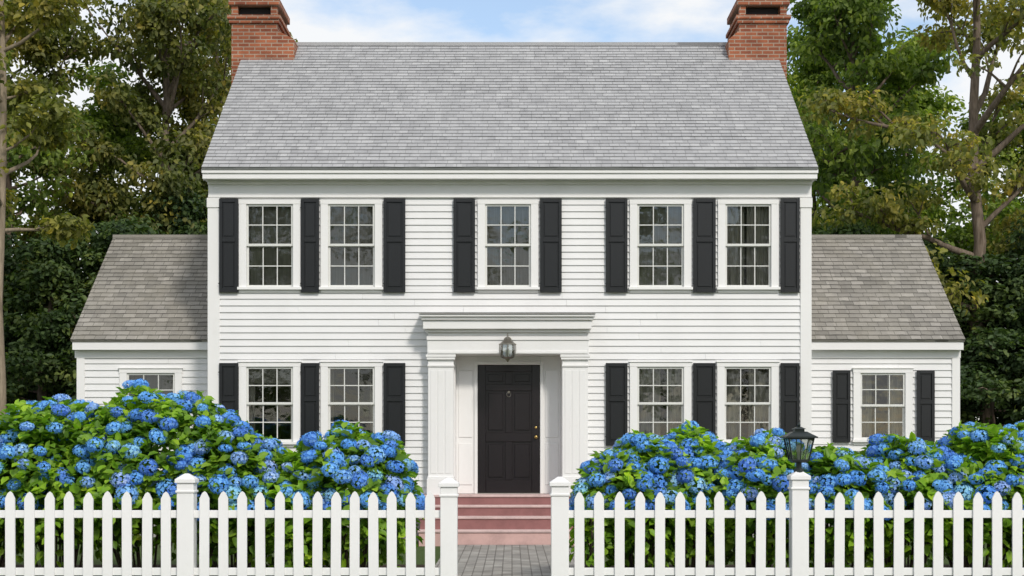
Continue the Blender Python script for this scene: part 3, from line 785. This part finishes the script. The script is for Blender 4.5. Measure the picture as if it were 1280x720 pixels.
def hydrangea(px, top, rx, Y, ry=1.0, nh=70, seed=0, label=None, nleaf=6500):
    r2 = np.random.RandomState(seed+50); X = fx(px, Y); H = fz(top, Y); rx = rx*Y/F
    o = thing('hydrangea_bush', label or 'rounded green hydrangea bush covered in blue flower heads', 'bush', (X, Y, 0), group='blue hydrangeas behind the picket fence')
    zc = H*.42; rz = H-zc
    ph = r2.uniform(0, 6, 6)
    def lump(D): return 1+.07*np.sin(D[:, 0]*5+ph[0])*np.cos(D[:, 2]*4+ph[1])+.06*np.sin(D[:, 0]*11+D[:, 1]*7+ph[2])+.05*np.sin(D[:, 2]*13+D[:, 0]*5+ph[3])
    D = unit(r2.normal(size=(nleaf, 3))); D[:, 2] = np.where(D[:, 2] < -.75, -D[:, 2], D[:, 2])
    sh = lump(D)*(1.01-.44*r2.uniform(0, 1, nleaf)**2.0)
    def place(D, sh):
        q = D*sh[:, None]
        return np.stack([q[:, 0]*rx, q[:, 1]*ry, zc+q[:, 2]*np.where(D[:, 2] > 0, rz, zc*.95)], 1)
    P = place(D, sh); P[:, 2] = np.maximum(P[:, 2], .05)
    keep = (P[:, 2] > .92) | (r2.uniform(size=nleaf) < .08+.92*np.clip(P[:, 2]/.92, 0, 1)**3)
    shr = np.clip((.92-P[:, 2])/.92, 0, 1)*.5; P[:, 0] *= 1-shr*.4; P[:, 1] *= 1-shr
    P, D = P[keep], D[keep]; n2 = len(P)
    Nn = unit(D*.7+np.array([0, 0, .7])+r2.normal(size=(n2, 3))*.35)
    U = unit(np.cross(Nn, r2.normal(size=(n2, 3)))+D*.6-np.array([0, 0, .15]))
    Ls = r2.uniform(.085, .15, n2)
    add('foliage', leaves('foliage', P, U, Nn, Ls, Ls*.68, M_hyd), o)
    mb = MB()
    for k in range(26):
        a = r2.uniform(0, 6.28); rr_ = r2.uniform(.2, .8)
        e = Vector((math.cos(a)*rx*rr_, math.sin(a)*ry*rr_, H*.7)); s = Vector((math.cos(a)*rx*rr_*.35, math.sin(a)*.2, -.02))
        mb.tube([s, s.lerp(e, .5)+Vector((0, 0, .1)), e], [.014, .011, .006], 5)
    add('stem', mb.mesh('stem', M_bark), o)
    pts = []; tries = 0
    while len(pts) < nh and tries < 14000:
        tries += 1
        d = r2.normal(size=3); d /= np.linalg.norm(d)
        if d[2] < -.1 or d[1] > .45: continue
        if r2.random() > .6+.55*d[2]: continue
        Dm = d[None]; p = place(Dm, lump(Dm)*r2.uniform(.97, 1.055))[0]
        if p[2] < .85: continue
        if any((p[0]-q[0])**2+(p[1]-q[1])**2+(p[2]-q[2])**2 < .15**2 for q, _ in pts): continue
        pts.append((p, d))
    for p, d in pts:
        f = add('flower_head', HM[r2.randint(5)], o, tuple(p))
        dv = (Vector(d)+Vector((0, 0, .6))+Vector(r2.normal(size=3))*.2).normalized()
        f.rotation_mode = 'QUATERNION'; f.rotation_quaternion = dv.to_track_quat('Z', 'Y')
        s = r2.uniform(.8, 1.35); f.scale = (s, s*r2.uniform(.8, 1.15), s*r2.uniform(.8, 1.05))
hydrangea(-35, 518, 115, 16.9, 1.1, 60, 1)
hydrangea(75, 510, 120, 17.0, 1.2, 98, 2)
hydrangea(185, 495, 130, 17.1, 1.25, 99, 3, 'large tall hydrangea bush thick with blue flower heads')
hydrangea(290, 531, 80, 16.7, 1.0, 80, 4)
hydrangea(442, 543, 82, 16.7, 1.0, 88, 5)
hydrangea(368, 574, 55, 16.5, .8, 40, 6, nleaf=4500)
hydrangea(800, 556, 75, 16.6, .95, 78, 7)
hydrangea(862, 549, 78, 16.9, 1.0, 70, 8)
hydrangea(950, 552, 78, 16.7, 1.0, 78, 9)
hydrangea(1045, 567, 75, 16.6, .9, 68, 10)
hydrangea(1130, 554, 82, 16.8, 1.0, 82, 11)
hydrangea(1220, 541, 88, 16.9, 1.05, 88, 12)
hydrangea(1310, 539, 85, 16.9, 1.05, 50, 13)
hydrangea(742, 592, 30, 16.3, .5, 20, 14, 'small low hydrangea clump with pale blue flowers', 1500)

# ------------------------------------------------------------ world / light / camera
sdir = Vector((.45, -.95, .88)).normalized()
w = bpy.data.worlds.new('World'); scene.world = w; w.use_nodes = True
nt = w.node_tree; nt.nodes.clear()
out = nt.nodes.new('ShaderNodeOutputWorld'); bg = nt.nodes.new('ShaderNodeBackground')
sky = nt.nodes.new('ShaderNodeTexSky'); sky.sky_type = 'NISHITA'; sky.sun_disc = False
sky.sun_elevation = math.asin(sdir.z); sky.sun_rotation = math.atan2(sdir.x, sdir.y)
sky.air_density = 1.0; sky.dust_density = .6; sky.ozone_density = 1.3
tc = nt.nodes.new('ShaderNodeTexCoord')
mp = mapv(nt, tc.outputs['Generated'], (1, 1, 2.4), (.35, 0, .1))
n1 = noise(nt, mp, 5.0, 8, .55)
cf = ramp(nt, n1, [(.39, (.16, .16, .16)), (.53, (.95, .95, .95))])
skyb = mixc(nt, 1, sky.outputs[0], (1.35, 1.38, 1.36), 'MULTIPLY')
skyc = mixc(nt, cf, skyb, (7.1, 7.15, 7.2))
L(nt, skyc, bg.inputs[0]); bg.inputs[1].default_value = .135
L(nt, bg.outputs[0], out.inputs[0])
ld = bpy.data.lights.new('sun', 'SUN'); ld.energy = 2.4; ld.angle = math.radians(8); ld.color = (1, .945, .86)
lo = bpy.data.objects.new('sun', ld); col.objects.link(lo); lo.rotation_mode = 'QUATERNION'; lo.rotation_quaternion = sdir.to_track_quat('Z', 'Y'); lo.location = (20, -20, 30)

cd = bpy.data.cameras.new('camera'); cam = bpy.data.objects.new('camera', cd); col.objects.link(cam)
cam.location = (0, 0, CAMZ); cam.rotation_euler = (math.radians(90), 0, 0)
cd.sensor_width = 36; cd.lens = 36*F/1280; cd.shift_y = 200/1280; cd.clip_end = 1000; cd.clip_start = .1
scene.camera = cam
scene.view_settings.view_transform = 'Standard'; scene.view_settings.look = 'None'; scene.view_settings.exposure = 0
